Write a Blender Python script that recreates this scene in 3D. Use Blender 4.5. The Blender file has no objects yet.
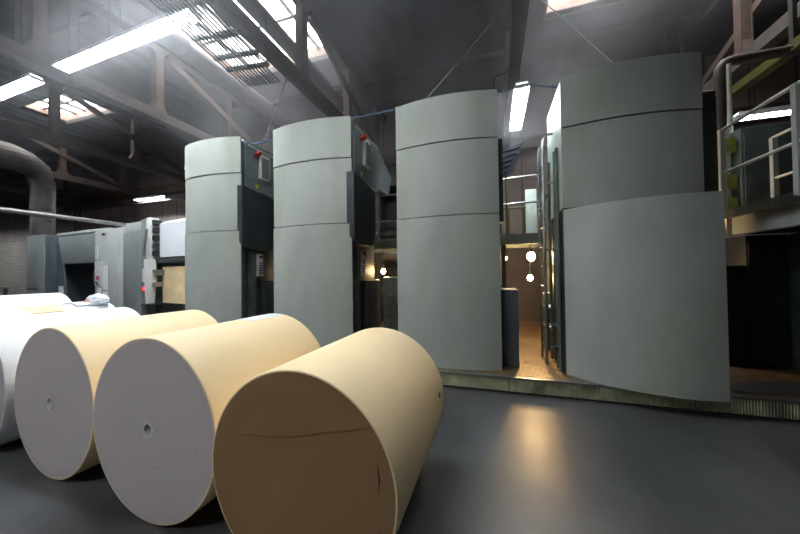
import bpy, bmesh, math, random
from mathutils import Vector, Matrix
random.seed(7)
PI = math.pi
C = bpy.context.scene.collection
sc = bpy.context.scene

# ------------------------------------------------------------------ materials
def mat(name, col, rough=.6, metal=0., var=.12, scale=3., bump=0., bscale=20., stain=None, stretch=(1, 1, 1), spec=.5):
    m = bpy.data.materials.new(name); m.use_nodes = True
    nt = m.node_tree; N = nt.nodes; L = nt.links
    b = N['Principled BSDF']
    b.inputs['Roughness'].default_value = rough; b.inputs['Metallic'].default_value = metal
    b.inputs['Specular IOR Level'].default_value = spec
    tc = N.new('ShaderNodeTexCoord'); mp = N.new('ShaderNodeMapping'); mp.inputs['Scale'].default_value = stretch
    L.new(tc.outputs['Object'], mp.inputs['Vector'])
    nz = N.new('ShaderNodeTexNoise'); nz.inputs['Scale'].default_value = scale; nz.inputs['Detail'].default_value = 6
    L.new(mp.outputs[0], nz.inputs['Vector'])
    cr = N.new('ShaderNodeValToRGB')
    c = Vector(col)
    lo = c * (1 - var); hi = c * (1 + var)
    cr.color_ramp.elements[0].position = .3; cr.color_ramp.elements[1].position = .7
    cr.color_ramp.elements[0].color = (*lo, 1); cr.color_ramp.elements[1].color = (*hi, 1)
    L.new(nz.outputs['Fac'], cr.inputs['Fac'])
    out = cr.outputs['Color']
    if stain:
        n2 = N.new('ShaderNodeTexNoise'); n2.inputs['Scale'].default_value = stain[1]; n2.inputs['Detail'].default_value = 5
        L.new(mp.outputs[0], n2.inputs['Vector'])
        r2 = N.new('ShaderNodeValToRGB'); r2.color_ramp.elements[0].position = .48; r2.color_ramp.elements[1].position = .72
        r2.color_ramp.elements[0].color = (0, 0, 0, 1); r2.color_ramp.elements[1].color = (stain[2],) * 3 + (1,)
        L.new(n2.outputs['Fac'], r2.inputs['Fac'])
        mx = N.new('ShaderNodeMixRGB'); mx.inputs[2].default_value = (*stain[0], 1)
        L.new(r2.outputs[0], mx.inputs[0]); L.new(out, mx.inputs[1]); out = mx.outputs[0]
    L.new(out, b.inputs['Base Color'])
    if bump:
        n3 = N.new('ShaderNodeTexNoise'); n3.inputs['Scale'].default_value = bscale; n3.inputs['Detail'].default_value = 4
        L.new(mp.outputs[0], n3.inputs['Vector'])
        bp = N.new('ShaderNodeBump'); bp.inputs['Strength'].default_value = bump; bp.inputs['Distance'].default_value = .02
        L.new(n3.outputs['Fac'], bp.inputs['Height']); L.new(bp.outputs[0], b.inputs['Normal'])
    return m
def emis(name, col, s):
    m = bpy.data.materials.new(name); m.use_nodes = True
    b = m.node_tree.nodes['Principled BSDF']
    b.inputs['Base Color'].default_value = (*col, 1)
    b.inputs['Emission Color'].default_value = (*col, 1); b.inputs['Emission Strength'].default_value = s
    return m
def rings(name, col, col2, n):
    """roll end: fine concentric winding rings around the object's local y axis"""
    m = mat(name, col, .75, var=.05, scale=2)
    nt = m.node_tree; N = nt.nodes; L = nt.links; b = N['Principled BSDF']
    tc = N.new('ShaderNodeTexCoord'); sp = N.new('ShaderNodeSeparateXYZ'); L.new(tc.outputs['Object'], sp.inputs[0])
    cb = N.new('ShaderNodeCombineXYZ'); L.new(sp.outputs[0], cb.inputs[0]); L.new(sp.outputs[2], cb.inputs[1])
    ln = N.new('ShaderNodeVectorMath'); ln.operation = 'LENGTH'; L.new(cb.outputs[0], ln.inputs[0])
    nz = N.new('ShaderNodeTexNoise'); nz.noise_dimensions = '1D'; nz.inputs['Scale'].default_value = n; nz.inputs['Detail'].default_value = 4
    L.new(ln.outputs['Value'], nz.inputs['W'])
    cr = N.new('ShaderNodeValToRGB'); cr.color_ramp.elements[0].position = .35; cr.color_ramp.elements[1].position = .65
    cr.color_ramp.elements[0].color = (*col2, 1); cr.color_ramp.elements[1].color = (*col, 1)
    L.new(nz.outputs['Fac'], cr.inputs[0]); L.new(cr.outputs[0], b.inputs['Base Color'])
    bp = N.new('ShaderNodeBump'); bp.inputs['Strength'].default_value = .12; bp.inputs['Distance'].default_value = .01
    L.new(nz.outputs['Fac'], bp.inputs['Height']); L.new(bp.outputs[0], b.inputs['Normal'])
    return m
def wave_bump(m, axis, scale, dist, strength=.6, dark=None):
    nt = m.node_tree; N = nt.nodes; L = nt.links; b = N['Principled BSDF']
    tc = N.new('ShaderNodeTexCoord'); w = N.new('ShaderNodeTexWave'); w.bands_direction = axis; w.inputs['Scale'].default_value = scale
    L.new(tc.outputs['Object'], w.inputs['Vector'])
    bp = N.new('ShaderNodeBump'); bp.inputs['Strength'].default_value = strength; bp.inputs['Distance'].default_value = dist
    L.new(w.outputs['Fac'], bp.inputs['Height']); L.new(bp.outputs[0], b.inputs['Normal'])
    return m
M = {}
M['panel'] = mat('painted_panel', (.335, .365, .34), .5, var=.13, scale=1.6, stain=((.24, .27, .17), 1.3, .5), stretch=(1, 1, .45), spec=.4)
M['side'] = mat('blue_grey_paint', (.17, .215, .23), .5, var=.12)
M['guard'] = mat('dark_guard', (.035, .042, .05), .35, var=.2)
M['dark'] = mat('dark_steel', (.03, .034, .033), .5, var=.3)
M['darkgreen'] = mat('dark_green_steel', (.075, .105, .105), .5, var=.25, stain=((.03, .04, .04), 4, .6))
M['oily'] = mat('oily_green_steel', (.10, .13, .12), .45, var=.3, scale=6, stain=((.12, .08, .04), 5, .7))
M['steel'] = mat('worn_steel', (.33, .34, .34), .32, .9, var=.15, scale=8)
M['galv'] = mat('galvanised_duct', (.12, .112, .108), .55, .3, var=.3, scale=3)
wave_bump(M['galv'], 'Z', 2.2, .02, .25)
M['tube'] = mat('round_duct', (.095, .092, .095), .5, .4, var=.2, scale=5)
M['frame'] = mat('skylight_timber', (.26, .19, .155), .8, var=.2, scale=4)
M['wood'] = mat('aged_timber', (.085, .058, .045), .8, var=.3, scale=4, bump=.2)
M['chord'] = mat('dusty_beam', (.07, .058, .055), .8, var=.2, scale=3, bump=.15)
M['roof'] = mat('roof_sheet', (.06, .059, .064), .85, var=.15, scale=1.5)
M['purlin'] = mat('purlin_paint', (.07, .065, .067), .8, var=.2)
M['kraft'] = mat('kraft_paper', (.93, .74, .45), .55, var=.025, scale=2.5, bump=.05, bscale=3, spec=.35)
M['kraftend'] = mat('brown_end_wrap', (.27, .160, .068), .7, var=.06, scale=3, bump=.25, bscale=4, stretch=(1, 1, 2.5))
M['white'] = mat('white_paper', (.80, .83, .88), .5, var=.02, scale=2, bump=.04, bscale=3)
M['greyend'] = rings('roll_end_grey', (.57, .51, .50), (.50, .455, .45), 60)
M['core'] = mat('core_tube', (.62, .60, .58), .7, var=.2, scale=30)
M['corein'] = mat('core_hollow_shade', (.10, .09, .09), .8)
M['glasswool'] = mat('cream_box', (.62, .64, .62), .5, var=.05)
M['matte'] = mat('matte_black_paint', (.012, .013, .016), .95, spec=.1)
M['red'] = mat('red_plastic', (.30, .025, .02), .35, var=.05)
M['black'] = mat('black_plastic', (.013, .013, .015), .4)
M['yellow'] = mat('yellow_sticker', (.62, .55, .05), .5)
M['ygreen'] = mat('yellow_green_paint', (.34, .39, .07), .5, var=.15)
M['craneyel'] = mat('crane_yellow', (.075, .07, .012), .55, var=.2)
M['blue'] = mat('blue_plastic', (.05, .12, .35), .4)
M['paleblue'] = mat('pale_blue_cover', (.45, .55, .68), .4)
M['lightpanel'] = mat('light_machine_paint', (.44, .47, .46), .45, var=.08, scale=2, stretch=(3, 3, .5), stain=((.35, .36, .33), 3, .5))
M['midpanel'] = mat('mid_grey_machine_paint', (.20, .225, .225), .4, var=.12, scale=2, stretch=(3, 3, .5))
M['navy'] = mat('navy_grey_paint', (.075, .095, .12), .45, var=.1)
M['rust'] = mat('rusty_pipe', (.06, .045, .042), .6, .2, var=.35, scale=8)
M['socket'] = mat('lamp_housing', (.38, .38, .38), .5)
M['orange'] = mat('orange_print', (.85, .30, .10), .5)
M['tan'] = mat('tan_sheet', (.78, .60, .34), .6)
M['palegreen'] = mat('pale_green_steel', (.50, .60, .54), .4, var=.1, scale=3)
M['cond'] = mat('blue_conduit', (.12, .18, .30), .5)
M['magenta'] = mat('magenta_ink', (.55, .1, .2), .5)
M['tubelit'] = emis('lit_fluorescent_tube', (.93, .97, 1.), 24)
M['bulblit'] = emis('lit_bulb', (1., .68, .30), 30)
M['daylight'] = emis('daylit_skylight_pane', (1., .98, .96), 2.6)
M['redlit'] = emis('red_indicator', (1., .02, .02), 1.2)

def brick():
    m = mat('painted_brick', (.3, .28, .26), .8)
    nt = m.node_tree; N = nt.nodes; L = nt.links; b = N['Principled BSDF']
    tc = N.new('ShaderNodeTexCoord'); sp = N.new('ShaderNodeSeparateXYZ'); cb = N.new('ShaderNodeCombineXYZ')
    L.new(tc.outputs['Object'], sp.inputs[0]); L.new(sp.outputs[0], cb.inputs[0]); L.new(sp.outputs[2], cb.inputs[1])
    br = N.new('ShaderNodeTexBrick'); br.inputs['Scale'].default_value = 1.6
    br.inputs['Color1'].default_value = (.36, .34, .30, 1); br.inputs['Color2'].default_value = (.30, .28, .26, 1)
    br.inputs['Mortar'].default_value = (.14, .13, .13, 1); br.inputs['Mortar Size'].default_value = .025
    L.new(cb.outputs[0], br.inputs['Vector']); L.new(br.outputs[0], b.inputs['Base Color'])
    return m
M['brick'] = brick()
def wallpanel():
    m = mat('wall_cladding', (.26, .225, .215), .75, var=.12, scale=.8, stretch=(1, 1, .3))
    nt = m.node_tree; N = nt.nodes; L = nt.links; b = N['Principled BSDF']
    tc = N.new('ShaderNodeTexCoord'); sp = N.new('ShaderNodeSeparateXYZ'); cb = N.new('ShaderNodeCombineXYZ')
    L.new(tc.outputs['Object'], sp.inputs[0]); L.new(sp.outputs[2], cb.inputs[0]); L.new(sp.outputs[0], cb.inputs[1])
    br = N.new('ShaderNodeTexBrick'); br.inputs['Scale'].default_value = 1.; br.offset = 0
    br.inputs['Brick Width'].default_value = 6; br.inputs['Row Height'].default_value = 1.05
    br.inputs['Color1'].default_value = (1, 1, 1, 1); br.inputs['Color2'].default_value = (.9, .9, .9, 1)
    br.inputs['Mortar'].default_value = (.4, .4, .4, 1); br.inputs['Mortar Size'].default_value = .025
    L.new(cb.outputs[0], br.inputs['Vector'])
    src = b.inputs['Base Color'].links[0].from_socket
    mx = N.new('ShaderNodeMixRGB'); mx.blend_type = 'MULTIPLY'; mx.inputs[0].default_value = 1
    L.new(src, mx.inputs[1]); L.new(br.outputs[0], mx.inputs[2]); L.new(mx.outputs[0], b.inputs['Base Color'])
    return m
M['wall'] = wallpanel()
def floormat():
    m = mat('polished_concrete', (.072, .075, .078), .3, var=.5, scale=1.1, stretch=(1, .5, 1), spec=.5)
    nt = m.node_tree; N = nt.nodes; L = nt.links; b = N['Principled BSDF']
    tc = N.new('ShaderNodeTexCoord')
    nz = N.new('ShaderNodeTexNoise'); nz.inputs['Scale'].default_value = 2.4; nz.inputs['Detail'].default_value = 8
    L.new(tc.outputs['Object'], nz.inputs['Vector'])
    mr = N.new('ShaderNodeMapRange'); mr.inputs[1].default_value = .1; mr.inputs[2].default_value = .9
    mr.inputs[3].default_value = .275; mr.inputs[4].default_value = .46
    L.new(nz.outputs['Fac'], mr.inputs[0]); L.new(mr.outputs[0], b.inputs['Roughness'])
    bp = N.new('ShaderNodeBump'); bp.inputs['Strength'].default_value = .14; bp.inputs['Distance'].default_value = .02
    L.new(nz.outputs['Fac'], bp.inputs['Height']); L.new(bp.outputs[0], b.inputs['Normal'])
    return m
M['floor'] = floormat()
def checker():
    m = mat('checker_plate', (.20, .14, .08), .38, .4, var=.3, scale=3)
    nt = m.node_tree; N = nt.nodes; L = nt.links; b = N['Principled BSDF']
    tc = N.new('ShaderNodeTexCoord'); vo = N.new('ShaderNodeTexVoronoi'); vo.inputs['Scale'].default_value = 22
    mp = N.new('ShaderNodeMapping'); mp.inputs['Rotation'].default_value = (0, 0, .78); mp.inputs['Scale'].default_value = (1, .5, 1)
    L.new(tc.outputs['Object'], mp.inputs[0]); L.new(mp.outputs[0], vo.inputs['Vector'])
    bp = N.new('ShaderNodeBump'); bp.inputs['Strength'].default_value = .7; bp.inputs['Distance'].default_value = .008
    L.new(vo.outputs['Distance'], bp.inputs['Height']); L.new(bp.outputs[0], b.inputs['Normal'])
    return m
M['checker'] = checker()
M['ribbed'] = mat('ribbed_kick_plate', (.46, .46, .30), .45, .2, var=.3, scale=5, stain=((.05, .05, .04), 3, .7))
wave_bump(M['ribbed'], 'X', 12, .012, .9)

# ------------------------------------------------------------------ geometry
class MB:
    def __init__(s): s.bm = bmesh.new()
    def box(s, x0, x1, y0, y1, z0, z1, bev=0, mtx=None):
        r = bmesh.ops.create_cube(s.bm, size=1)
        vs = r['verts']
        for v in vs:
            v.co = Vector(((x0 + x1) / 2 + v.co.x * (x1 - x0), (y0 + y1) / 2 + v.co.y * (y1 - y0), (z0 + z1) / 2 + v.co.z * (z1 - z0)))
        if bev:
            es = list({e for v in vs for e in v.link_edges})
            q = bmesh.ops.bevel(s.bm, geom=es, offset=bev, segments=2, affect='EDGES', profile=.5)
            vs = q['verts'] + [v for v in vs if v.is_valid]
        if mtx: bmesh.ops.transform(s.bm, matrix=mtx, verts=list(set(vs)))
        return s
    def bar(s, a, b, w, h=None, up=(0, 0, 1)):
        """square bar from a to b"""
        a = Vector(a); b = Vector(b); d = (b - a); l = d.length; d.normalize(); h = h or w
        u = Vector(up)
        if abs(d.dot(u)) > .99: u = Vector((0, 1, 0))
        sx = d.cross(u).normalized(); sz = sx.cross(d)
        m = Matrix((( sx.x, d.x, sz.x, (a.x+b.x)/2), (sx.y, d.y, sz.y, (a.y+b.y)/2), (sx.z, d.z, sz.z, (a.z+b.z)/2), (0, 0, 0, 1)))
        return s.box(-w/2, w/2, -l/2, l/2, -h/2, h/2, 0, m)
    def tube(s, pts, r, n=12, cap=True):
        pts = [Vector(p) for p in pts]; k = len(pts); rr = r if isinstance(r, (list, tuple)) else [r] * k
        prev = None; rows = []
        for i, p in enumerate(pts):
            if i == 0: t = (pts[1] - p)
            elif i == k - 1: t = p - pts[i-1]
            else: t = (pts[i+1] - p).normalized() + (p - pts[i-1]).normalized()
            t.normalize()
            if prev is None:
                u = Vector((0, 0, 1)) if abs(t.z) < .9 else Vector((1, 0, 0))
                u = (u - t * u.dot(t)).normalized()
            else: u = (prev - t * prev.dot(t)).normalized()
            prev = u; w = t.cross(u)
            rows.append([s.bm.verts.new(p + (u * math.cos(2*PI*j/n) + w * math.sin(2*PI*j/n)) * rr[i]) for j in range(n)])
        for i in range(k - 1):
            for j in range(n):
                f = s.bm.faces.new((rows[i][j], rows[i][(j+1) % n], rows[i+1][(j+1) % n], rows[i+1][j])); f.smooth = True
        if cap:
            s.bm.faces.new(rows[0][::-1]); s.bm.faces.new(rows[-1])
        return s
    def lathe_y(s, prof, n=96, a0=0):
        """profile of (radius, y) around local y axis"""
        rows = []
        for (r, y) in prof:
            if r < 1e-6: rows.append([s.bm.verts.new((0, y, 0))])
            else: rows.append([s.bm.verts.new((r * math.cos(2*PI*j/n), y, r * math.sin(2*PI*j/n))) for j in range(n)])
        for i in range(len(rows) - 1):
            A, B = rows[i], rows[i+1]
            for j in range(n):
                q = (j + 1) % n
                vs = [A[j % len(A)], A[q % len(A)], B[q % len(B)], B[j % len(B)]]
                vs = list(dict.fromkeys(vs))
                if len(vs) > 2: f = s.bm.faces.new(vs); f.smooth = True
        return s
    def sphere(s, c, r, sz=1):
        q = bmesh.ops.create_uvsphere(s.bm, u_segments=16, v_segments=10, radius=r)
        for v in q['verts']: v.co = Vector((v.co.x, v.co.y, v.co.z * sz)) + Vector(c)
        for f in {f for v in q['verts'] for f in v.link_faces}: f.smooth = True
        return s
    def prism(s, outline, x0, x1, axis='x'):
        """outline of 2-D points extruded along an axis"""
        def P(a, b, t): return {'x': (t, a, b), 'y': (a, t, b), 'z': (a, b, t)}[axis]
        A = [s.bm.verts.new(P(a, b, x0)) for a, b in outline]; B = [s.bm.verts.new(P(a, b, x1)) for a, b in outline]
        k = len(A)
        s.bm.faces.new(A); s.bm.faces.new(B[::-1])
        for i in range(k): s.bm.faces.new((A[i], B[i], B[(i+1) % k], A[(i+1) % k]))
        return s
    def build(s, name, m, parent=None, loc=None, rotz=0, auto=None):
        bmesh.ops.recalc_face_normals(s.bm, faces=s.bm.faces)
        me = bpy.data.meshes.new(name); s.bm.to_mesh(me); s.bm.free(); me.set_sharp_from_angle(angle=math.radians(35))
        for mm in (m if isinstance(m, (list, tuple)) else [m]): me.materials.append(M[mm])
        o = bpy.data.objects.new(name, me); C.objects.link(o)
        if parent: o.parent = parent
        if loc: o.location = loc
        o.rotation_euler.z = rotz
        return o
def tag(o, label=None, cat=None, group=None, kind=None):
    if label: o['label'] = label
    if cat: o['category'] = cat
    if group: o['group'] = group
    if kind: o['kind'] = kind
    return o
def empty(name, loc=(0, 0, 0), rz=0):
    o = bpy.data.objects.new(name, None); C.objects.link(o); o.location = loc; o.rotation_euler.z = rz; o.empty_display_size = .1
    return o
def copy_tree(o, parent=None):
    c = o.copy(); C.objects.link(c)
    if parent: c.parent = parent
    for ch in [x for x in C.objects if x.parent == o and x != c]: copy_tree(ch, c)
    return c

# ------------------------------------------------------------------ camera (eye 1.6 m above floor, looking past the rolls)
F = 300.; P = math.radians(.95); RO = math.radians(-.75); TH = math.radians(-17.2)
cd = bpy.data.cameras.new('camera'); cam = bpy.data.objects.new('camera', cd); C.objects.link(cam); sc.camera = cam
cd.sensor_width = 36; cd.lens = F / 800 * 36; cd.clip_start = .05; cd.clip_end = 200
cam.location = (0, 0, 1.6)
cam.rotation_mode = 'QUATERNION'
cam.rotation_quaternion = (Matrix.Rotation(-TH, 4, 'Z') @ Matrix.Rotation(PI/2 + P, 4, 'X') @ Matrix.Rotation(RO, 4, 'Z')).to_quaternion()

# ------------------------------------------------------------------ the hall
RX0, RX1, RY0, RY1, RZ = -34., 13., -8., 11.5, 8.1
tag(MB().box(RX0, RX1, RY0, RY1, -.2, 0).build('floor', 'floor'), kind='structure')
tag(MB().box(RX0, RX1, RY1, RY1+.2, 0, 8.6).build('wall_back', 'wall'), kind='structure')
tag(MB().box(RX0, -24.6, RY1-.06, RY1-.001, 0.001, 3.9).build('wall_back_brick', 'brick'), kind='structure')
tag(MB().box(RX0-.2, RX0, RY0, RY1, 0, 8.6).build('wall_left', 'wall'), kind='structure')
tag(MB().box(RX1, RX1+.2, RY0, RY1, 0, 8.6).build('wall_right', 'wall'), kind='structure')
tag(MB().box(RX0, RX1, RY0-.2, RY0, 0, 8.6).build('wall_front', 'wall'), kind='structure')
# roof with a skylight strip in each bay that shows one
TX = [-22.78, -18.12, -13.46, -8.8, -4.14, .52, 5.18, 9.84]
PY = [-5.6, -3.3, -1.0, 1.3, 3.6, 5.9, 8.2, 10.5]
sky = [(-17.3, -14.1, 6.6, 7.95), (-8.2, -4.3, 5.4, 7.95), (1.4, 4.8, 6.0, 8.45)]
rb = MB(); x = RX0
for (a, b, c, d) in sky:
    rb.box(x, a, RY0, RY1, RZ, RZ+.14); rb.box(a, b, RY0, c, RZ, RZ+.14); rb.box(a, b, d, RY1, RZ, RZ+.14); x = b
rb.box(x, RX1, RY0, RY1, RZ, RZ+.14)
wave_bump(M['roof'], 'X', .55, .05, .5)
tag(rb.build('ceiling', 'roof'), kind='structure')
for i, (a, b, c, d) in enumerate(sky):
    e = empty('window_%d' % (i+1), ((a+b)/2, (c+d)/2, RZ)); tag(e, kind='structure')
    w, l = (b-a)/2, (d-c)/2; t = .05; h = .42
    f = MB(); f.box(-w-t, -w, -l-t, l+t, 0, h).box(w, w+t, -l-t, l+t, 0, h).box(-w, w, -l-t, -l, 0, h).box(-w, w, l, l+t, 0, h)
    f.build('skylight_frame', 'frame', e)
    g = MB(); n = max(3, int((b-a)/.62))
    for k in range(1, n): g.box(-w+2*w*k/n-.03, -w+2*w*k/n+.03, -l, l, h-.12, h-.03)
    g.box(-w, w, -.03, .03, h-.14, h-.1)
    g.build('glazing_bar', 'chord', e)
    MB().box(-w-t, w+t, -l-t, l+t, h, h+.03).build('pane', 'daylight', e)
# purlins across the roof and a beam along the back wall
for i, y in enumerate([-6.7, -4.4, -2.1, .2, 2.5, 4.8, 9.3]):
    tag(MB().box(RX0+.01, RX1-.01, y-.06, y+.06, RZ-.16, RZ-.001).build('trim_%d' % (i+1), 'purlin'), kind='structure')
tag(MB().box(RX0+.01, RX1-.01, RY1-.32, RY1-.01, 5.85, 6.2).box(RX0+.01, RX1-.01, RY1-.34, RY1-.01, 6.2, 6.24).build('trim_8', 'wood'), kind='structure')
# trusses
names = ['roof truss far left, furthest from the press towers', 'roof truss left of the vertical duct, near the far left skylight',
 'roof truss above the vertical round duct at left', 'roof truss with pale timber posts over the grey folding machine', 'roof truss with dark posts crossing the brightest skylight above two towers',
 'hazy roof truss high over the aisle between the two right towers', 'brown timber roof truss above the railed platform at right', 'roof truss at far right beyond the platform']
def truss(x, lab):
    e = empty('roof_truss', (x, 0, 6.0)); tag(e, lab, 'roof truss', 'roof trusses spanning the hall')
    MB().box(-.11, .11, RY0+.01, RY1-.35, -.13, .13).build('bottom_chord', 'chord', e)
    MB().box(-.09, .09, RY0+.01, RY1-.01, 1.75, 1.94).build('top_chord', 'chord', e)
    for y in PY:
        b = MB(); b.box(-.1, .1, y-.1, y+.1, .13, 1.75)
        b.prism([(y-.22, .13), (y+.22, .13), (y+.1, .38), (y-.1, .38)], -.085, .085)
        b.build('post', 'wood', e)
    for (a, b_) in ((5.9, 10.35), (3.45, -1.0)):
        MB().bar((.13, a+.15 if a > 4 else a, 1.72), (.13, b_, .16), .1, .17).build('brace', 'wood', e)
    MB().bar((-.14, -3.3, 1.7), (-.14, -5.5, .16), .1, .17).build('brace', 'wood', e)
for x, n in zip(TX, names): truss(x, n)

# ------------------------------------------------------------------ press plinth
pl = empty('press_plinth', (0, 4.18, 0)); tag(pl, 'long low steel plinth with ribbed front carrying the row of towers', 'plinth')
MB().box(-6.3, 7, .02, 5.6, 0, .195).build('base', 'dark', pl)
MB().box(-6.3, 7, 0.0, 5.6, .196, .21).build('top_plate', 'checker', pl)
for a, b in ((-6.25, -5.2), (-5.19, -2.6), (-2.59, .17), (.18, 3.1), (3.11, 6.5)):
    MB().box(a, b, -.012, .019, .03, .185).build('kick_plate', 'ribbed', pl)
MB().box(-6.3, 7, -.02, .05, .186, .215, .004).build('edge_trim', 'steel', pl)

# ------------------------------------------------------------------ press towers
def arc(x0, y0, x1, y1, bulge, n=24, off=0):
    a = Vector((x0, y0)); b = Vector((x1, y1)); c = (b-a).length; d = (b-a)/c; nn = Vector((d.y, -d.x))  # toward the camera
    R = (c*c/4 + bulge*bulge) / (2*bulge); half = math.asin(c/2/R)
    mid = (a+b)/2 + nn*(bulge-R)
    return [mid + nn*math.cos(t)*(R+off) + d*math.sin(t)*(R+off) for t in [-half + 2*half*i/n for i in range(n+1)]]
def shell(mb, x0, y0, x1, y1, bulge, z0, z1, th=.035):
    o = arc(x0, y0, x1, y1, bulge); i = arc(x0, y0, x1, y1, bulge, off=-th)
    pts = [(p.x, p.y) for p in o] + [(p.x, p.y) for p in reversed(i)]
    A = [mb.bm.verts.new((p[0], p[1], z0)) for p in pts]; B = [mb.bm.verts.new((p[0], p[1], z1)) for p in pts]
    n = len(o); k = len(pts)
    for q in range(k):
        f = mb.bm.faces.new((A[q], A[(q+1) % k], B[(q+1) % k], B[q]))
        if q not in (n-1, k-1): f.smooth = True
    for q in range(n-1):
        for V, fl in ((A, 1), (B, 0)):
            vs = [V[q], V[q+1], V[k-2-q], V[k-1-q]]
            mb.bm.faces.new(vs if fl else vs[::-1])
    e = [ed for ed in mb.bm.edges if False]
    return mb
def flat_cap(mb, x0, y0, x1, y1, bulge, z0, z1):
    o = arc(x0, y0, x1, y1, bulge, off=-.04)
    mb.prism([(p.x, p.y) for p in o] , z0, z1, 'z'); return mb

BU = .11
def tower(xl, xr, lab, depth=1.35, wide=None):
    Y = 4.42
    e = empty('press_tower', ((xl+xr)/2, Y, .21)); tag(e, lab, 'press tower', 'tall press towers in a row on the plinth')
    c = (xl+xr)/2; w = (xr-xl)/2
    T = lambda z: z-.21
    # panels in local coordinates, y=0 is the corner line
    if wide:
        (ax, ay, bx, by, bl) = wide
        shell(MB(), ax-c, ay-Y, bx-c, by-Y, bl, 0.004, T(2.40)).build('lower_panel', 'panel', e)
    else:
        shell(MB(), -w, 0, w, 0, BU, 0.004, T(2.40)).build('lower_panel', 'panel', e)
    shell(MB(), -w, 0.012, w, 0.012, BU, T(2.415), T(3.475)).build('middle_panel', 'panel', e)
    u = shell(MB(), -w, 0, w, 0, BU, T(3.49), T(4.16)); flat_cap(u, -w, 0.01, w, 0.01, BU, T(4.12), T(4.155))
    u.build('top_panel', 'panel', e)
    b = MB(); b.box(-w+.04, w-.16, .05, depth, 0, T(4.1), .01); b.box(-w+.04, w-.03, .05, .12, 0, T(4.1))
    b.build('body', 'darkgreen', e)
    return e, c, w, Y, T
def furnish_right(e, w, T, far):
    """controls on the right flank of a tower"""
    s = MB(); s.prism([(.13, T(3.22)), (.13, T(4.1)), (.2, T(4.14)), (far-.1, T(4.14)), (far, T(4.08)), (far, T(3.22))], w-.15, w+.0)
    sp = s.build('upper_housing', 'side', e)
    MB().box(w+.001, w+.012, .18, far-.06, T(4.06), T(4.09)).build('housing_rib', 'palegreen', sp)
    MB().box(w+.001, w+.012, .18, .70, T(3.42), T(3.435)).build('housing_rib', 'side', sp)
    cb = MB().box(w+.001, w+.06, .44, .70, T(3.50), T(4.0), .01).build('control_box', 'glasswool', e)
    k = MB()
    for i in range(5):
        for j in range(2): k.tube([(w+.06, .51+.12*j, T(3.56+.085*i)), (w+.085, .51+.12*j, T(3.56+.085*i))], .018, 8)
    k.box(w+.0601, w+.065, .47, .67, T(3.53), T(3.93)); k.build('keypad', 'midpanel', cb)
    MB().sphere((w+.08, .36, T(3.96)), .055).tube([(w+.001, .36, T(3.94)), (w+.07, .36, T(3.95))], .04, 10).build('emergency_button', 'red', cb)
    MB().tube([(w+.001, .40, T(3.33)), (w+.008, .40, T(3.33))], .045, 12).build('warning_sticker', 'yellow', e)
    g = MB(); o = []
    y0, y1, z0, z1 = -.01, .92, T(2.08), T(3.25)
    for t in range(7):
        a = -PI + (PI/2)*t/6; o.append((y0+.12+.12*math.cos(a), z0+.12+.12*math.sin(a)))
    for t in range(7):
        a = -PI/2 + (PI/2)*t/6; o.append((y1-.25+.25*math.cos(a), z0+.25+.25*math.sin(a)))
    o += [(y1, z1-.12), (y0, z1)]
    g.prism(o, w-.14, w+.05); gp = g.build('web_guard', 'guard', e)
    MB().tube([(w+.06, .96, z1-.1), (w+.11, .98, z1-.18), (w+.1, .98, z0+.35), (w+.05, .95, z0+.25)], .018, 8).build('grab_rail', 'steel', gp)
    q = MB().box(w-.15, w-.03, .45, .60, T(1.55), T(2.0), .006).build('control_strip', 'glasswool', e)
    MB().tube([(w-.03, .52, T(1.94)), (w+.01, .52, T(1.94))], .03, 10).build('stop_button', 'red', q)
    k = MB()
    for i in range(5): k.box(w-.03, w-.018, .48, .57, T(1.6+.05*i), T(1.625+.05*i))
    k.build('push_buttons', 'blue', q)
    MB().box(w-.14, w-.05, .3, .42, 0.0, T(2.04)).build('edge_post', 'oily', e)
    MB().box(w-.15, w+.0, .62, far, 0, T(1.45), .01).build('lower_cabinet', 'guard', e)
    MB().tube([(w-.12, .2, T(4.16)), (w-.12, .2, T(4.19))], .05, 12).build('lifting_eye', 'steel', e)

t1, c, w, Y, T = tower(-5.83, -4.44, 'leftmost and narrowest looking grey-green press tower, beside the folding machine'); furnish_right(t1, w, T, 1.3)
t2, c, w, Y, T = tower(-3.71, -2.18, 'second grey-green press tower from the left, dark guard on its right flank'); furnish_right(t2, w, T, 1.25)
# rear wedge of the second tower
MB().prism([(1.27, T(3.3)), (1.27, T(4.1)), (1.4, T(4.1)), (2.1, T(3.75)), (1.9, T(3.3))], w-.4, w-.02).build('rear_hood', 'side', t2)
t3, c, w, Y, T = tower(-1.41, .10, 'grey-green press tower directly left of the warmly lit aisle')
k = MB().box(w-.04, w+.06, .10, .3, T(2.3), T(3.5)).build('flank_strip', 'dark', t3)
ck = MB().box(w+.0, w+.24, .2, .75, 0.0, T(1.32), .012).build('side_cabinet', 'navy', t3)
MB().box(w+.24, w+.25, .3, .33, T(.7), T(.85)).build('cabinet_handle', 'steel', ck)
MB().box(w-.16, w-.0, .13, 1.2, T(1.36), T(2.28)).build('flank_gear_case', 'oily', t3)
t4, c, w, Y, T = tower(.90, 2.40, 'rightmost and largest looking press tower, lower panel swung outward', 1.2, (.91, 4.47, 2.31, 3.97, .2))
MB().box(-w-.0, -w+.035, .03, 1.02, T(2.42), T(4.12)).build('flank_plate', 'palegreen', t4)
MB().box(-w-.0, -w+.035, .06, 1.02, 0, T(2.40)).build('flank_plate', 'dark', t4)
for yy in (.2, .34, .8): MB().tube([(-w-.03, yy, 0), (-w-.03, yy, T(3.3))], .022, 8).build('riser_pipe', 'oily', t4)
MB().box(w-.14, w+.29, .28, 1.1, T(2.4), T(3.8), .01).build('right_column', 'dark', t4)
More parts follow.
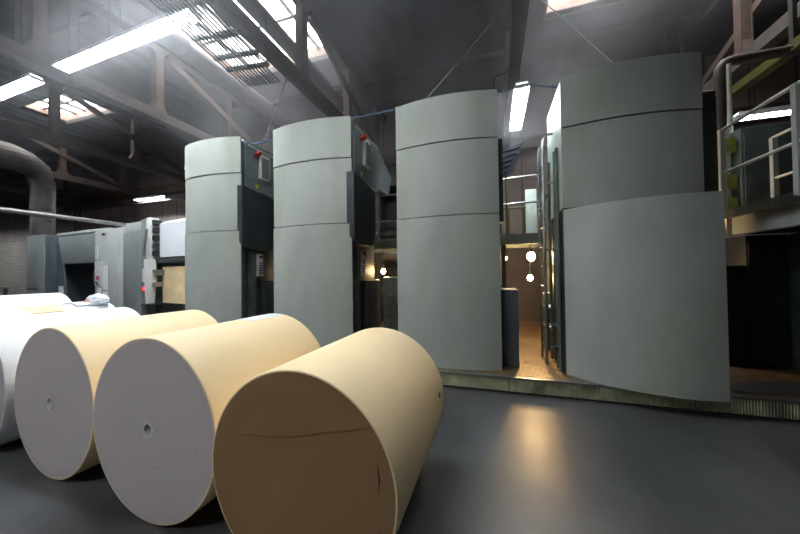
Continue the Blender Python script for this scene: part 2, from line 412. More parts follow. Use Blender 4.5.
def ladder(e, x, y0, y1, z0, z1, T):
    for y in (y0, y1):
        pts = [(x, y, T(z0)), (x, y, T(z1-.1)), (x+.02, y, T(z1-.03)), (x+.07, y, T(z1)), (x+.14, y, T(z1))]
        MB().tube(pts, .02, 8).build('ladder_rail', 'steel', e)
    z = z0+.25
    while z < z1-.2:
        MB().tube([(x, y0, T(z)), (x, y1, T(z))], .014, 8).build('ladder_rung', 'steel', e); z += .3
lad = empty('ladder', (.74, 4.9, .21)); tag(lad, 'tubular steel ladder fixed to the left flank of the rightmost tower', 'ladder')
ladder(lad, 0, 0, .42, .21, 3.62, T)
for zz in (.8, 1.9, 2.9): MB().tube([(0, 0, T(zz)), (.16, 0, T(zz))], .014, 8).build('wall_bracket', 'steel', lad)
# levers / valves beside the ladder
for i, (z, y) in enumerate([(.5, 4.72), (.78, 4.78), (1.06, 4.84)]):
    o = MB().tube([(.9, y, z), (.82, y, z)], .02, 8).tube([(.82, y, z), (.80, y-.06, z+.0), (.76, y-.12, z+.03)], [.03, .035, .02], 10).build('clamp_lever', 'steel')
    tag(o, ['lowest polished lever on the flank facing the lit aisle', 'middle polished lever on the flank facing the lit aisle', 'topmost polished lever on the flank facing the lit aisle'][i], 'lever', 'levers on the aisle flank')

# ------------------------------------------------------------------ rear press units and catwalk behind the towers
def rear_unit(x0, x1, y0, y1, z1, lab, m='darkgreen'):
    e = empty('printing_unit', ((x0+x1)/2, y0, .21)); tag(e, lab, 'printing unit', 'printing units behind the towers')
    w = (x1-x0)/2; h = z1-.21
    MB().box(-w, -w+.14, 0, y1-y0, 0, h, .01).build('side_frame', m, e)
    MB().box(w-.14, w, 0, y1-y0, 0, h, .01).build('side_frame', m, e)
    for i, z in enumerate([.35, .85, 1.35, 1.85, 2.4]):
        if z < h-.2: MB().tube([(-w+.14, .35+.12*(i % 2), z), (w-.14, .35+.12*(i % 2), z)], .2, 20).build('cylinder_roll', 'steel' if i % 2 else 'black', e)
    MB().box(-w+.14, w-.14, .7, .78, 0, h).build('back_cover', 'dark', e)
    MB().box(-w-.03, w+.03, -.03, y1-y0+.03, h, h+.06).build('top_cover', 'oily', e)
rear_unit(-5.7, -3.3, 7.3, 8.6, 3.6, 'dark printing unit seen between the two left towers')
rear_unit(-3.1, -1.0, 7.6, 9.0, 3.9, 'dark printing unit seen between the second and third towers', 'dark')
rear_unit(1.15, 3.0, 6.9, 8.4, 3.2, 'green printing unit at right of the lit aisle', 'oily')
rear_unit(-.9, .22, 7.2, 8.4, 3.9, 'printing unit at left of the lit aisle behind the third tower', 'dark')
cw = empty('catwalk', (-2, 6.15, 2.2)); tag(cw, 'raised steel catwalk crossing behind the towers above the lit aisle', 'catwalk')
MB().box(-4.2, 2.9, 0, .95, .03, .07).build('deck', 'checker', cw)
MB().box(-4.2, 2.9, -.03, 0, -.1, .1).build('edge_beam', 'oily', cw)
MB().box(-4.2, 2.9, .95, .98, -.1, .1).build('edge_beam', 'oily', cw)
for x in (-2.6, -1.6, .55, 2.2): MB().box(x-.04, x+.04, -.0, .06, -1.99, -.1).build('support_leg', 'dark', cw)
gr = empty('guard_rail', (.2, 6.2, 2.27)); tag(gr, 'bent tubular guard rail on the catwalk above the lit aisle', 'railing')
for z in (.62, 1.12):
    MB().tube([(.02, 0, z), (.06, 0, z), (.6, 0, z+.02), (.68, .02, z-.02), (.71, .03, z-.1), (.71, .03, z-.2)], .022, 10).build('rail', 'steel', gr)
MB().tube([(.08, 0, 0), (.08, 0, 1.15)], .022, 10).build('post', 'craneyel', gr)
MB().tube([(.71, .03, 0), (.71, .03, 1.02)], .022, 10).build('post', 'steel', gr)
yr = empty('guard_rail', (.35, 7.02, 2.27)); tag(yr, 'yellow painted guard rail at the far side of the catwalk over the lit aisle', 'railing')
for x in (0, .32): MB().tube([(x, 0, 0), (x, 0, .72)], .02, 8).build('post', 'craneyel', yr)
MB().tube([(-.1, 0, .7), (.36, 0, .7)], .02, 8).build('rail', 'craneyel', yr)
o = MB().box(.32, .72, 6.7, 6.95, 2.271, 2.36, .01).build('crate', 'blue'); tag(o, 'blue plastic crate lying on the catwalk above the lit aisle', 'crate')
o = MB().box(.70, .92, 7.0, 7.06, 2.271, 3.35, .005).box(.66, .96, 6.95, 7.1, 2.271, 2.29).build('screen_panel', 'palegreen'); tag(o, 'pale green upright panel standing on the catwalk above the lit aisle', 'panel')
g2 = empty('guard_rail', (-1.95, 6.2, 2.27)); tag(g2, 'tubular guard rail on the catwalk between second and third towers', 'railing')
for z in (.45, 1.02): MB().tube([(-.6, 0, z), (.6, 0, z)], .02, 10).build('rail', 'steel', g2)
for x in (-.45, .1): MB().tube([(x, 0, 0), (x, 0, 1.75 if x > 0 else 1.02)], .02, 10).build('post', 'steel', g2)
# hanging slatted cover high in the aisle
tag(MB().box(-.2, 2.6, 8.9, 9.0, .211, 2.25).build('partition', 'chord'), 'dark brown partition added to darken the far end of the lit aisle', 'partition')  # dark box put in to darken the far end of the aisle
o = MB(); o.prism([(.17, 3.65), (.17, 4.2), (.68, 4.36), (.55, 4.0), (.47, 3.75), (.35, 3.65)], 6.93, 6.96, 'y')
for i in range(5): o.bar((.18, 6.915, 4.2-.12*i), (.6-.07*i, 6.915, 4.28-.12*i), .03, .05)
tag(o.build('louvre_panel', 'matte'), 'dark louvred panel hung high at left above the lit aisle', 'louvre panel')
for a in (.1,): tag(MB().tube([(a, 6.94, 4.42), (a, 6.94, 5.9)], .012, 6).tube([(.1,6.94,5.9),(.41,6.94,5.98)],.012,6).build('hanger_rod', 'dark'), 'thin dark rod holding the louvred panel above the aisle', 'rod')

# warm work lamps
def work_lamp(p, r, top, lab, power, mtl='bulblit'):
    e = empty('work_lamp', p); tag(e, lab, 'lamp', 'warm work lamps')
    MB().sphere((0, 0, 0), r, 1.25).build('bulb', mtl, e)
    MB().tube([(0, 0, r*1.1), (0, 0, r*1.1+.07)], r*.55, 12).build('lamp_socket', 'black', e)
    MB().tube([(0, 0, r*1.1+.07), (0, 0, top-p[2])], .008, 6).build('cord', 'black', e)
    l = bpy.data.lights.new('bulb_light', 'POINT'); l.energy = power; l.color = (1, .62, .28); l.shadow_soft_size = r*1.3
    lo = bpy.data.objects.new('bulb_light', l); C.objects.link(lo); lo.parent = e; lo.location = (0, 0, 0)
    return e
work_lamp((.72, 6.4, 1.87), .075, 2.23, 'bright warm bulb hanging high under the catwalk in the aisle', 34)
work_lamp((.71, 6.52, 1.45), .05, 2.23, 'smaller warm bulb hanging just below the brightest aisle bulb', 20)
work_lamp((.27, 6.75, 1.86), .022, 2.23, 'tiny warm bulb at left of the brightest aisle bulb', 4)
work_lamp((-2.36, 6.35, 1.62), .05, 2.23, 'warm bulb glowing between the second and third towers', 22)
work_lamp((-4.55, 6.3, 1.55), .03, 2.23, 'faint warm bulb glowing between the two left towers', 5)
work_lamp((4.05, 6.8, 1.95), .02, 2.3, 'small warm bulb glowing under the railed platform at right', 5)
# little gear housings lit by the bulb
for i, (x, y, z0, z1, w) in enumerate([(-2.05, 6.0, .21, 1.5, .4), (.98, 5.75, .21, 1.2, .28), (4.35, 7.2, .21, 2.05, .8)]):
    e = empty('gear_housing', (x, y, z0)); tag(e, ['oily gear housing under the bulb between second and third towers', 'rounded dark gear housing at right side of the lit aisle', 'brownish gear housing lit under the right platform'][i], 'gear housing')
    MB().box(-w/2, w/2, 0, w, 0, z1-z0, .04).build('case', 'oily', e)
    MB().tube([(0, -.04, (z1-z0)*.6), (0, .01, (z1-z0)*.6)], w*.32, 20).build('gear_cover', 'steel', e)

# ------------------------------------------------------------------ paper rolls
def roll(x, y, yaw, r, L, side, end, lab, core=True, grp='large paper rolls on the floor'):
    e = empty('paper_roll', (x, y, r), yaw); tag(e, lab, 'paper roll', grp)
    b = MB().lathe_y([(r-.012, .0005), (r-.004, .002), (r, .008), (r, L*.5), (r, L-.008), (r-.01, L)], 128)
    b.lathe_y([(r-.01, L), (.05, L)], 128)
    b.build('wrapper', side, e)
    if core:
        MB().lathe_y([(.056, .0), (r*.3, 0.0), (r*.6, 0.0), (r-.012, 0.0005)], 128).build('end_face', end, e)
        c = MB().lathe_y([(.036, .2), (.036, -.004), (.056, -.004), (.056, .01)], 40).build('core_tube', 'core', e)
        MB().lathe_y([(.0, .05), (.0359, .05)], 30).build('core_shade_disc', 'corein', c)  # dark disc standing in for the shade inside the hollow core
    else:
        m = MB(); n = 128; rows = []
        rnd = random.Random(3)
        for k in range(13):
            rr = (r-.012)*k/12
            if k == 0: rows.append([m.bm.verts.new((0, 0, 0))])
            else:
                rows.append([m.bm.verts.new((rr*math.cos(2*PI*j/n), (0 if k == 12 else .0025*math.sin(rr*math.cos(2*PI*j/n)*9+2*rr*math.sin(2*PI*j/n)*7)), rr*math.sin(2*PI*j/n))) for j in range(n)])
        for i in range(12):
            A, B = rows[i], rows[i+1]
            for j in range(n):
                q = (j+1) % n; vs = list(dict.fromkeys([A[j % len(A)], A[q % len(A)], B[q], B[j]])); f = m.bm.faces.new(vs); f.smooth = True
        ef = m.build('end_wrap', end, e)
        f1 = MB().tube([(-.48, -.004, .16), (0, -.006, .22), (.42, -.004, .33)], .0014, 6).build('paper_fold', end, ef)
        f2 = MB().tube([(.455, -.002, .17), (.465, -.003, .1), (.46, -.002, .02)], [.001, .003, .001], 6).build('tear', 'black', ef)
        f3 = MB().tube([(.40, -.003, -.3), (.45, -.005, -.2), (.47, -.003, -.13)], [.001, .004, .001], 6).build('tear', 'black', ef)
    return e
rA = roll(-3.383, 1.469, math.radians(-3.2), .597, 1.17, 'kraft', 'greyend', 'leftmost kraft-sided paper roll with grey end, next to the white rolls')
rB = roll(-2.153, 1.388, math.radians(-2), .597, 1.17, 'kraft', 'greyend', 'middle kraft-sided paper roll with grey wound end and visible core')
rC = roll(-.978, 1.303, math.radians(-1), .555, 1.20, 'kraft', 'kraftend', 'nearest kraft paper roll with its end wrapped in brown paper', False)
rD = roll(-4.61, 1.5, math.radians(-3.), .597, 1.16, 'white', 'greyend', 'nearest white paper roll, touching the leftmost kraft roll')
rE = roll(-5.84, 1.9, math.radians(-3.), .60, 1.2, 'white', 'greyend', 'white paper roll with loose sheets lying on top')
rF = roll(-7.25, 2.0, math.radians(-3.), .66, 1.22, 'white', 'greyend', 'far left white paper roll behind the sheet-covered roll')
rG = roll(-8.7, 2.3, math.radians(-3.), .60, 1.2, 'white', 'greyend', 'white paper roll at far left edge, largely hidden')
def patch(par, r, a0, a1, y0, y1, m, name, lift=.003, n=10, skew=0):
    b = MB(); A = []; B = []
    for i in range(n+1):
        a = math.radians(a0+(a1-a0)*i/n)
        A.append([b.bm.verts.new((rr*math.cos(a), y0+skew*i/n, rr*math.sin(a))) for rr in (r+.0005, r+lift)])
        B.append([b.bm.verts.new((rr*math.cos(a), y1+skew*i/n, rr*math.sin(a))) for rr in (r+.0005, r+lift)])
    for i in range(n):
        for k in (0, 1): b.bm.faces.new((A[i][k], A[i+1][k], B[i+1][k], B[i][k]))
        b.bm.faces.new((A[i][0], A[i+1][0], A[i+1][1], A[i][1])); b.bm.faces.new((B[i][0], B[i+1][0], B[i+1][1], B[i][1]))
    for i in (0, n): b.bm.faces.new((A[i][0], B[i][0], B[i][1], A[i][1]))
    return b.build(name, m, par)
patch(rB, .597, 80, 98, .75, 1.14, 'white', 'white_label_sheet')
patch(rC, .555, 8, 11, 1.0, 1.04, 'black', 'tear_mark', .004, 4)
o = patch(None, .60, 62, 100, 0, .30, 'tan', 'paper_sheet', .01); o.location = (-5.82, 2.25, .60); o.rotation_euler.z = -.05; tag(o, 'tan paper sheet lying across the sheet-covered white roll', 'paper sheet', 'loose sheets on the white roll')
o = patch(None, .60, 70, 118, 0, .34, 'white', 'paper_sheet', .02); o.location = (-5.80, 2.7, .605); o.rotation_euler.z = -.05; tag(o, 'white paper sheet lying at the back of the sheet-covered roll', 'paper sheet', 'loose sheets on the white roll')
# crumpled bag
bg = empty('plastic_bag', (-5.66, 2.96, 1.19)); tag(bg, 'crumpled white bag with orange print resting on the white rolls', 'bag')
b = MB(); q = bmesh.ops.create_icosphere(b.bm, subdivisions=3, radius=.12); rn = random.Random(5)
for v in q['verts']:
    k = 1+rn.uniform(-.13, .13); v.co = Vector((v.co.x*1.5*k+.02, v.co.y*.9*k, max(-.055, v.co.z*(.75-.8*v.co.x*3)*k)))
b.build('bag_body', 'white', bg, loc=(.0, .0, .045))
MB().box(-.09, -.045, -.125, -.09, .0, .055, .008).build('orange_print', 'orange', bg)

# ------------------------------------------------------------------ folding machine at left
fm = empty('folding_machine', (-9.98, 5.15, 0), math.radians(-9.5)); tag(fm, 'long grey folding machine with light panels left of the towers', 'folding machine')
W = 2.80
MB().box(0, 1.55, 0, 1.6, .0, 2.78, .03).build('light_cabinet', 'lightpanel', fm)
MB().box(1.57, 2.42, -.01, 1.6, .0, 2.62, .02).build('grey_door', 'midpanel', fm)
MB().box(1.57, 2.42, .03, 1.6, 2.63, 2.84, .01).build('header', 'lightpanel', fm)
MB().box(2.43, 2.80, -.02, 1.4, .95, 2.86, .02).build('blue_end_plate', 'side', fm)
MB().box(2.43, 2.80, .1, 1.4, .0, .94).build('end_base', 'dark', fm)
cp = MB().box(2.80, 2.94, -.08, .12, 1.95, 2.86, .02).build('roller_bracket', 'glasswool', fm)
MB().tube([(2.87, -.14, 2.05), (2.87, -.1, 2.6)], .022, 8).build('bracket_handle', 'steel', cp)
k = MB()
for i in range(5): k.box(2.95, 3.06, -.03, .1, 2.02+.17*i, 2.12+.17*i)
k.build('roller_stack', 'black', cp)
lb = MB().prism([(2.76, 1.95), (2.98, 1.95), (3.05, 1.6), (2.95, 1.0), (2.85, .98), (2.8, 1.3)], -.1, .02, 'y').build('lower_bracket', 'glasswool', fm)
MB().box(3.0, 3.18, -.06, .1, 1.6, 1.72).build('bracket_lug', 'steel', lb)
MB().box(3.0, 3.14, -.06, .1, 1.35, 1.45).build('bracket_lug', 'steel', lb)
bb = MB().box(2.56, 2.66, -.05, -.02, 1.45, 1.75, .005).build('button_box', 'glasswool', fm)
MB().box(2.56, 2.65, -.04, -.02, 1.27, 1.34).build('red_indicator', 'redlit', fm)
MB().prism([(.06, 1.99), (.08, 1.99), (.08, 2.7), (.2, 2.78), (1.2, 2.80), (1.2, 2.82), (.2, 2.80), (.06, 2.72)], 3.07, 4.05).build('paper_web', 'white', fm)
MB().box(2.82, 4.05, .05, .9, 1.86, 1.95, .01).build('web_tray', 'dark', fm)
MB().box(3.1, 4.0, .1, .9, 1.0, 1.78).build('folded_paper_stack', 'tan', fm)
MB().box(2.85, 4.05, .2, 1.2, 0, .98).build('tray_base', 'dark', fm)
for i, (x, z, w_, h_, m_) in enumerate([(.05, 2.05, .16, .33, 'glasswool'), (.03, 1.35, .42, .62, 'glasswool'), (.5, 1.25, .25, .62, 'white'), (.18, .85, .2, .45, 'white'), (.52, .85, .22, .35, 'white')]):
    MB().box(x, x+w_, -.012, -.001, z, z+h_).build('notice_sheet', m_, fm)
d = MB().box(.16, .30, -.03, -.001, 1.50, 1.6).build('red_handle', 'magenta', fm)
MB().tube([(.25, -.06, 1.45), (.36, -.06, 1.38)], .02, 8).build('black_lever', 'black', fm)
MB().sphere((.55, -.02, 2.66), .035).build('cabinet_lamp', 'dark', fm)
# recess unit left of it
fr = empty('feeder_unit', (-12.9, 5.75, 0), math.radians(-5)); tag(fr, 'dark open feeder unit between grey cabinet and folding machine', 'feeder unit')
MB().box(0, 2.9, .0, 1.4, 1.98, 2.83, .02).build('top_cover', 'midpanel', fr)
MB().box(0, 2.9, -.02, 1.42, 2.84, 2.93, .01).build('top_lip', 'lightpanel', fr)
MB().box(0, 2.9, .9, 1.4, 0, 1.97).build('back', 'dark', fr)
MB().prism([(0.01, 0), (.01, 2.6), (.1, 2.6), (.4, 1.9), (.8, 0)], -.03, .02, 'y').build('gusset_plate', 'navy', fr)
for i, (x, z, r) in enumerate([(1.5, 1.6, .25), (2.1, 1.2, .3), (2.5, 1.75, .18), (1.4, .8, .28)]):
    MB().tube([(x, .3, z), (x, .89, z)], r, 20).build('gear_wheel', 'steel' if i == 2 else 'oily', fr)
MB().box(2.2, 2.85, .12, .4, .5, 1.4, .03).build('motor_box', 'galv', fr)
MB().box(.2, .45, -.05, -.03, 1.1, 1.3).build('notice_sheet', 'glasswool', fr)
gc = empty('grey_cabinet', (-14.16, 5.6, 0)); tag(gc, 'tall plain grey cabinet at the left end of the machine row', 'cabinet')
MB().box(0, .9, 0, 1.2, 0, 2.90, .02).build('body', 'midpanel', gc)
MB().box(.91, 1.22, .02, 1.2, 0, 2.88, .02).build('side_door', 'navy', gc)
MB().box(.05, .62, -.02, -.001, 1.22, 1.25).build('trim_strip', 'steel', gc)

# low things behind the white rolls: table with plates
tb = empty('steel_bench', (-13.6, 4.6, 0)); tag(tb, 'low steel bench behind the far left white rolls', 'bench')
MB().box(-1.5, .4, -.3, .3, 1.28, 1.33, .01).build('bench_top', 'steel', tb)
for a in (-1.4, .3):
    for c_ in (-.25, .25): MB().box(a-.03, a+.03, c_-.03, c_+.03, 0, 1.279).build('leg', 'dark', tb)

# ------------------------------------------------------------------ ducts and pipes
dv = MB().tube([(-16.65, 7., .0), (-16.65, 7., 4.2), (-16.65, 7., 5.2), (-16.65, 6.85, 5.65), (-16.65, 6.5, 5.9), (-16.65, 6.1, 6.0), (-16.65, 3.2, 6.1)], [.33,.33,.34,.38,.42,.45,.45], 28)
o = dv.build('air_duct', 'galv'); tag(o, 'galvanised round duct rising and bending under the roof at left', 'duct')
for z in (1.4, 2.8, 4.2): MB().tube([(-16.65, 7., z), (-16.65, 7., z+.05)], .35, 28).build('duct_collar', 'galv', o)
o = MB().tube([(-6.95, 1.5, 7.0), (-6.95, 9.2, 7.0)], .22, 24).build('round_duct', 'tube'); tag(o, 'long round duct under the roof beside the slatted tray', 'duct')
for y in (3.4, 5.2, 7.0, 8.8): MB().tube([(-6.95, y, 7.0), (-6.95, y+.05, 7.0)], .235, 24).build('duct_joint', 'tube', o)
for y in (4.8, 2.5): MB().tube([(-6.95, y, 7.2), (-6.95, y, RZ-.15)], .012, 6).build('hanger', 'dark', o)
o = MB().tube([(-4.62, 2.5, 7.1), (-4.62, 9.3, 7.1)], .17, 24).build('round_duct', 'tube'); tag(o, 'round duct beside the dark truss under the brightest skylight', 'duct')
for y in (4.5, 6.5, 8.5): MB().tube([(-4.62, y, 7.1), (-4.62, y+.05, 7.1)], .185, 24).build('duct_joint', 'tube', o)
for y in (4.8, 2.51): MB().tube([(-4.62, y, 7.2), (-4.62, y, RZ-.15)], .012, 6).build('hanger', 'dark', o)
o = MB().tube([(-9.7, 1.0, 3.0), (-9.7, 6.0, 3.0)], .055, 14).build('straight_pipe', 'steel'); tag(o, 'long straight grey pipe running over the folding machine', 'pipe')
MB().box(-9.73, -9.67, 5.4, 5.46, 2.78, 2.96).build('pipe_foot', 'steel', o)
for y in (1.3,): MB().tube([(-9.7, y, 3.04), (-9.7, y, RZ-.001)], .008, 6).build('hanger', 'dark', o)
for i, (x, y0, z) in enumerate([(-11.6, 9.6, 5.0)]):
    o = MB().bar((-23, 10.6, 5.35), (-4.4, 10.6, 5.35), .22, .26).build('crane_beam', 'rust'); tag(o, 'rusty horizontal beam before the back wall carrying a small lamp', 'beam')
    for xx in (-22, -13.46, -5): MB().box(xx-.1, xx+.1, 10.5, 10.7, 0, 5.22).build('beam_post', 'chord', o)

# slatted tray hanging below the roof
tr = empty('slatted_tray', (-4.12, 3.75, 5.3), math.radians(7.5)); tag(tr, 'dark slatted tray of parallel bars hanging under the roof', 'slatted tray')
for i in range(12): MB().box(-.36+.066*i-.007, -.36+.066*i+.007, -1.1, 1.05, 0, .03).build('bar', 'dark', tr)
for y in (-.7, -.15, .30, .6): MB().box(-.42, .42, y-.03, y+.03, .031, .09).build('cross_bar', 'dark', tr)
for x in (-.2, .38):
    for y in (-.7, .6): MB().tube([(x, y, .09), (x, y, RZ-5.3-.002 if y < 0 else 2.9)], .008, 6).build('hanger', 'dark', tr)

# ------------------------------------------------------------------ lamps
def fluor(x, y, z, L, rz, lab, n=1, hang=6.1, tubes=2, grp='fluorescent lamps under the roof'):
    e = empty('fluorescent_lamp', (x, y, z), rz); tag(e, lab, 'ceiling lamp', grp)
    MB().prism([(-.125, -.03), (-.09, .07), (.09, .07), (.125, -.03), (.118, -.04), (.08, .045), (-.08, .045), (-.118, -.04)], 0, L).build('housing', 'socket', e)
    for s in ((-1, 1) if tubes == 2 else (0,)):
        MB().tube([(.02, s*.055, 0), (L-.02, s*.055, 0)], .026, 12).build('tube', 'tubelit', e)
    for s in (.0, L-.03): MB().box(s, s+.03, -.1, .1, -.03, .03).build('end_cap', 'socket', e)
    for s in (.3, L-.6): MB().tube([(s, 0, .09), (s, 0, hang-z)], .006, 6).build('hanger', 'dark', e)
    return e
up = RZ-.001
rz = math.atan2(-.12, 3.6)
for i in range(3): fluor(-7.87+1.21*i, 3.52-.04*i, 5.6, 1.2, rz, ['left end lamp of the bright row of three', 'middle lamp of the bright row of three', 'right end lamp of the bright row, under the slatted tray'][i], hang=up)
for i in range(2): fluor(-9.92-1.21*i, 3.6+.04*i, 5.6, 1.2, rz, ['lamp at the left picture edge, nearer the row of three', 'lamp cut off by the left picture edge'][i], hang=up)
for i in range(3): fluor(-13.8-4.4*i, 3.8, 5.6, 1.5, 0, 'unseen fluorescent lamp added further left to light the back wall', hang=up)  # unseen lamps added left of the view to brighten the back wall
for y in (5.5, 9): fluor(-31.5, y, 5.0, 1.8, 0, 'unseen fluorescent lamp added to light the brick wall', hang=up)  # unseen lamps added to lift the brick wall out of the dark
fluor(.5, 5.2, 4.6, 1.6, math.radians(90), 'fluorescent lamp hanging above the lit aisle between the right towers', hang=up)
fluor(-16.9, 10.3, 5.35, 1.9, 0, 'small distant fluorescent lamp before the back wall', hang=up)
fluor(4.6, 7.55, 4.55, 1.9, 0, 'fluorescent lamp glowing behind the platform railing at right', hang=up)
# unseen rows added over and behind the camera to light rolls and towers
for x in (-5.4, -3.8, -2.2): fluor(x, 2.0, 5.9, 1.5, 0, 'unseen fluorescent lamp added above the camera to light the rolls', hang=up)
for x in (-7.5, -5, -2.5): fluor(x, -2.6, 5.4, 1.5, 0, 'unseen fluorescent lamp added behind the camera as front light', hang=up)

# ------------------------------------------------------------------ railed platform at right
pf = empty('railed_platform', (3.1, 5.4, 2.3)); tag(pf, 'steel platform with pale tubular railings right of the rightmost tower', 'platform')
MB().box(0, 3.6, -3.0, 2.6, .0, .05).build('deck', 'checker', pf)
MB().box(-.02, .03, -3.0, 0.0, -.02, .1).build('toe_board', 'steel', pf)
MB().box(.12, .24, -2.9, .0, -.24, -.001).build('edge_beam', 'lightpanel', pf)
MB().box(.12, 3.6, .0, .1, -.24, -.001).build('cross_beam', 'dark', pf)
for y in (-.06, -1.15, -2.2): MB().box(-.03, .03, y-.03, y+.03, .05, 1.24).build('railing_post', 'glasswool' if y > -1 else 'lightpanel', pf)
for z in (.62, 1.23): MB().tube([(.0, 0.0, z), (0, -2.9, z)], .022, 10).build('rail', 'glasswool', pf)
for y in (.4, -.8): MB().box(.83, .89, y-.03, y+.03, .05, 1.2).build('railing_post', 'lightpanel', pf)
for z in (.6, 1.2): MB().tube([(.86, .42, z), (.86, -2.0, z)], .02, 10).build('rail', 'glasswool', pf)
for (x, y) in ((.3, 2.4), (3.4, 2.4), (3.4, -2.8)): MB().box(x-.05, x+.05, y-.05, y+.05, -2.3, -.001).build('support_leg', 'dark', pf)
k = empty('control_cabinet', (4.15, 6.2, 2.35)); tag(k, 'tall dark green cabinet standing on the railed platform', 'cabinet')
MB().box(-.31, .6, 0, .3, 0.002, 1.5, .02).build('cabinet_body', 'darkgreen', k)
MB().box(.62, 1.8, .05, .3, 0.002, 1.5, .02).build('cabinet_body', 'navy', k)
MB().box(-.28, .57, -.02, -.001, .05, 1.4, .005).build('door_leaf', 'darkgreen', k)
y_ = empty('paint_frame', (3.65, 6.25, 2.35)); tag(y_, 'yellow-green machine frame left of the dark green cabinet', 'machine frame')
for z in (.18, .55, 1.15): MB().box(-.17, .17, 0, .2, z, z+.22, .01).build('cover_plate', 'ygreen', y_)
for xx in (-.14, .12): MB().box(xx-.02, xx+.02, .1, .16, 0.002, 1.6).build('upright', 'palegreen', y_)
o = MB().box(3.42, 3.62, 5.85, 6.1, 2.352, 2.5, .02).build('toolbox', 'paleblue'); tag(o, 'small pale blue box at the left corner of the railed platform', 'box')
# pipe loop
o = MB().tube([(3.85, 6.65, 2.351), (3.85, 6.65, 4.98), (3.87, 6.65, 5.08), (3.93, 6.65, 5.17), (4.05, 6.65, 5.2), (7.6, 6.65, 5.2), (7.6, 6.65, RZ-.01)], .085, 14).build('rusty_pipe', 'rust'); tag(o, 'thick rusty pipe rising from the platform and turning right', 'pipe')
MB().tube([(3.1, 6.65, 4.7), (3.78, 6.65, 4.7)], .04, 10).tube([(3.1, 6.65, 4.7), (3.1, 6.65, 6.)], .02, 8).build('branch_pipe', 'rust', o)
o = MB().tube([(3.93, 6.56, 2.351), (3.93, 6.56, 5.10)], .032, 10).build('thin_pipe', 'palegreen'); tag(o, 'thin pale pipe standing beside the thick rusty pipe', 'pipe')
o = MB().box(4.78, 4.88, 6.3, 10.0, 5.18, 5.34).box(4.74, 4.92, 6.3, 10.0, 5.15, 5.18).build('crane_rail', 'craneyel'); tag(o, 'yellow-green crane rail under the roof above the railed platform', 'crane rail')
for y in (6.6, 9.6): MB().box(4.8, 4.86, y, y+.08, 5.34, RZ-.001).build('hanger', 'dark', o)
# cabinets below the platform
lc = empty('electrical_cabinet', (3.3, 5.45, .21)); tag(lc, 'black electrical cabinet under the left end of the railed platform', 'cabinet')
MB().box(.09, .52, 0, .9, 0.001, 1.84, .01).build('cabinet_body', 'black', lc)
MB().box(.11, .50, -.02, -.001, .05, 1.75).build('door_leaf', 'black', lc)
MB().box(-.2, .08, 0, .9, 0.001, 1.42, .01).build('low_cabinet', 'black', lc)
lc = empty('electrical_cabinet', (3.86, 5.2, .21)); tag(lc, 'dark grey-green electrical cabinet under the platform at right edge', 'cabinet')
MB().box(0.0, 2.3, 0, .9, 0.001, 1.84, .01).build('cabinet_body', 'darkgreen', lc)
MB().box(.03, .62, -.02, -.001, .05, 1.75).build('door_leaf', 'darkgreen', lc)
MB().box(.12, .15, -.05, -.021, 1.2, 1.5).build('door_handle', 'black', lc)
o = MB().prism([(2.6, 4.55), (3.2, 4.75), (4.6, 4.6), (4.6, 4.3), (2.55, 4.3)], .211, .235, 'z').build('floor_mat', 'steel'); tag(o, 'loose grey steel sheet lying on the plinth at right', 'steel sheet')

# ------------------------------------------------------------------ conduits and wires on top of the towers
o = MB().tube([(-4.9, 4.85, 4.2), (-4.2, 4.85, 4.22), (-3.5, 4.85, 4.2)], .018, 8).build('conduit', 'cond'); tag(o, 'thin conduit joining the tops of the two left towers', 'conduit')
o = MB().tube([(-2.6, 4.8, 4.18), (-2.4, 4.8, 4.33), (-1.42, 4.8, 4.36), (-1.3, 4.8, 4.2)], .014, 8).build('conduit', 'cond'); tag(o, 'thin blue conduit joining the tops of second and third towers', 'conduit')
MB().sphere((-1.5, 4.8, 4.36), .035).build('junction', 'orange', o)
o = MB().tube([(-.2, 4.8, 4.2), (.5, 4.8, 4.38), (1.1, 4.8, 4.2)], .010, 8).build('conduit', 'cond'); tag(o, 'thin blue conduit spanning the aisle between the right towers', 'conduit')
for (a, b, lb_) in (((-1.15, 4.65, 4.16), (.42, 4.9, 5.869), 'thin guy wire rising right from the top of the third tower'), ((1.7, 4.6, 4.16), (.62, 4.9, 5.869), 'thin guy wire rising left from the top of the rightmost tower'), ((-4.3, 4.85, 4.2), (-4.14, 5.4, 5.869), 'thin wire rising from the gap between the two left towers')):
    o = MB().tube([a, b], .007, 6).build('guy_wire', 'socket'); tag(o, lb_, 'wire')

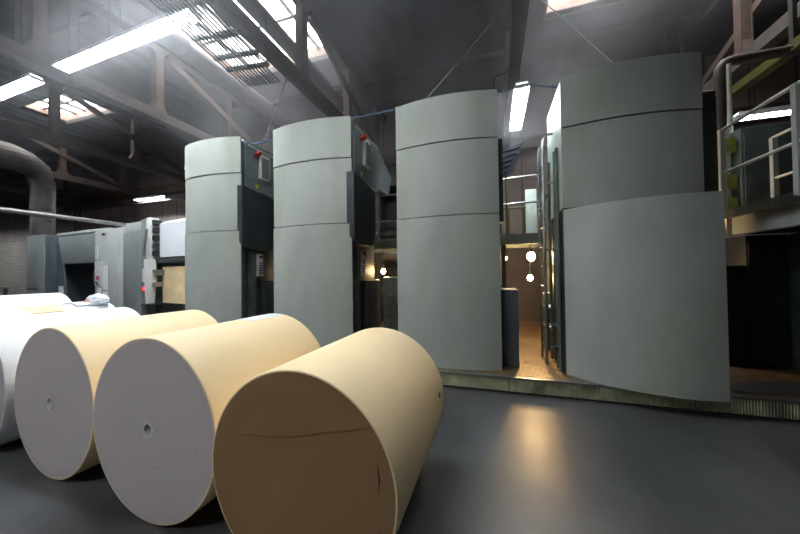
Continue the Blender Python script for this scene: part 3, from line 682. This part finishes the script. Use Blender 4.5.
# ------------------------------------------------------------------ haze hanging under the roof
def haze():
    m = bpy.data.materials.new('haze'); m.use_nodes = True; nt = m.node_tree; N = nt.nodes; L = nt.links
    N.remove(N['Principled BSDF'])
    vs = N.new('ShaderNodeVolumePrincipled'); vs.inputs['Color'].default_value = (.9, .93, 1, 1); vs.inputs['Anisotropy'].default_value = .2
    tc = N.new('ShaderNodeTexCoord'); nz = N.new('ShaderNodeTexNoise'); nz.inputs['Scale'].default_value = .6; nz.inputs['Detail'].default_value = 3
    L.new(tc.outputs['Object'], nz.inputs['Vector'])
    mr = N.new('ShaderNodeMapRange'); mr.inputs[1].default_value = .42; mr.inputs[2].default_value = .7; mr.inputs[3].default_value = HZ*.3; mr.inputs[4].default_value = HZ*2.5
    L.new(nz.outputs['Fac'], mr.inputs[0]); sp = N.new('ShaderNodeSeparateXYZ'); L.new(tc.outputs['Object'], sp.inputs[0])
    gx = N.new('ShaderNodeMapRange'); gx.interpolation_type = 'SMOOTHSTEP'; gx.inputs[1].default_value = -8.5; gx.inputs[2].default_value = -3.5; gx.inputs[3].default_value = .10; gx.inputs[4].default_value = 1
    L.new(sp.outputs[0], gx.inputs[0])
    g2 = N.new('ShaderNodeMapRange'); g2.interpolation_type = 'SMOOTHSTEP'; g2.inputs[1].default_value = 1; g2.inputs[2].default_value = 3.4; g2.inputs[3].default_value = 1; g2.inputs[4].default_value = .1
    L.new(sp.outputs[0], g2.inputs[0])
    mm = N.new('ShaderNodeMath'); mm.operation = 'MULTIPLY'; L.new(gx.outputs[0], mm.inputs[0]); L.new(g2.outputs[0], mm.inputs[1])
    m3 = N.new('ShaderNodeMath'); m3.operation = 'MULTIPLY'; L.new(mm.outputs[0], m3.inputs[0]); L.new(mr.outputs[0], m3.inputs[1])
    L.new(m3.outputs[0], vs.inputs['Density'])
    L.new(vs.outputs[0], N['Material Output'].inputs['Volume'])
    return m
HZ = .07
M['haze'] = haze()
if HZ > 0:
    o = MB().box(-12, 4, 2, 10.4, 4.3, RZ-.01).build('haze', 'haze'); tag(o, 'thin pale haze hanging under the roof above the towers', 'haze', kind='stuff')

# ------------------------------------------------------------------ world and view
wd = bpy.data.worlds.new('world'); sc.world = wd; wd.use_nodes = True
wd.node_tree.nodes['Background'].inputs[0].default_value = (.7, .8, 1, 1); wd.node_tree.nodes['Background'].inputs[1].default_value = 1.
sc.view_settings.view_transform = 'Standard'; sc.view_settings.look = 'None'; sc.view_settings.gamma = 1
sc.view_settings.use_curve_mapping = False
sc.view_settings.exposure = 2.25
sc.cycles.max_bounces = 8; sc.cycles.diffuse_bounces = 5; sc.cycles.use_denoising = True
sc.cycles.sample_clamp_indirect = 6
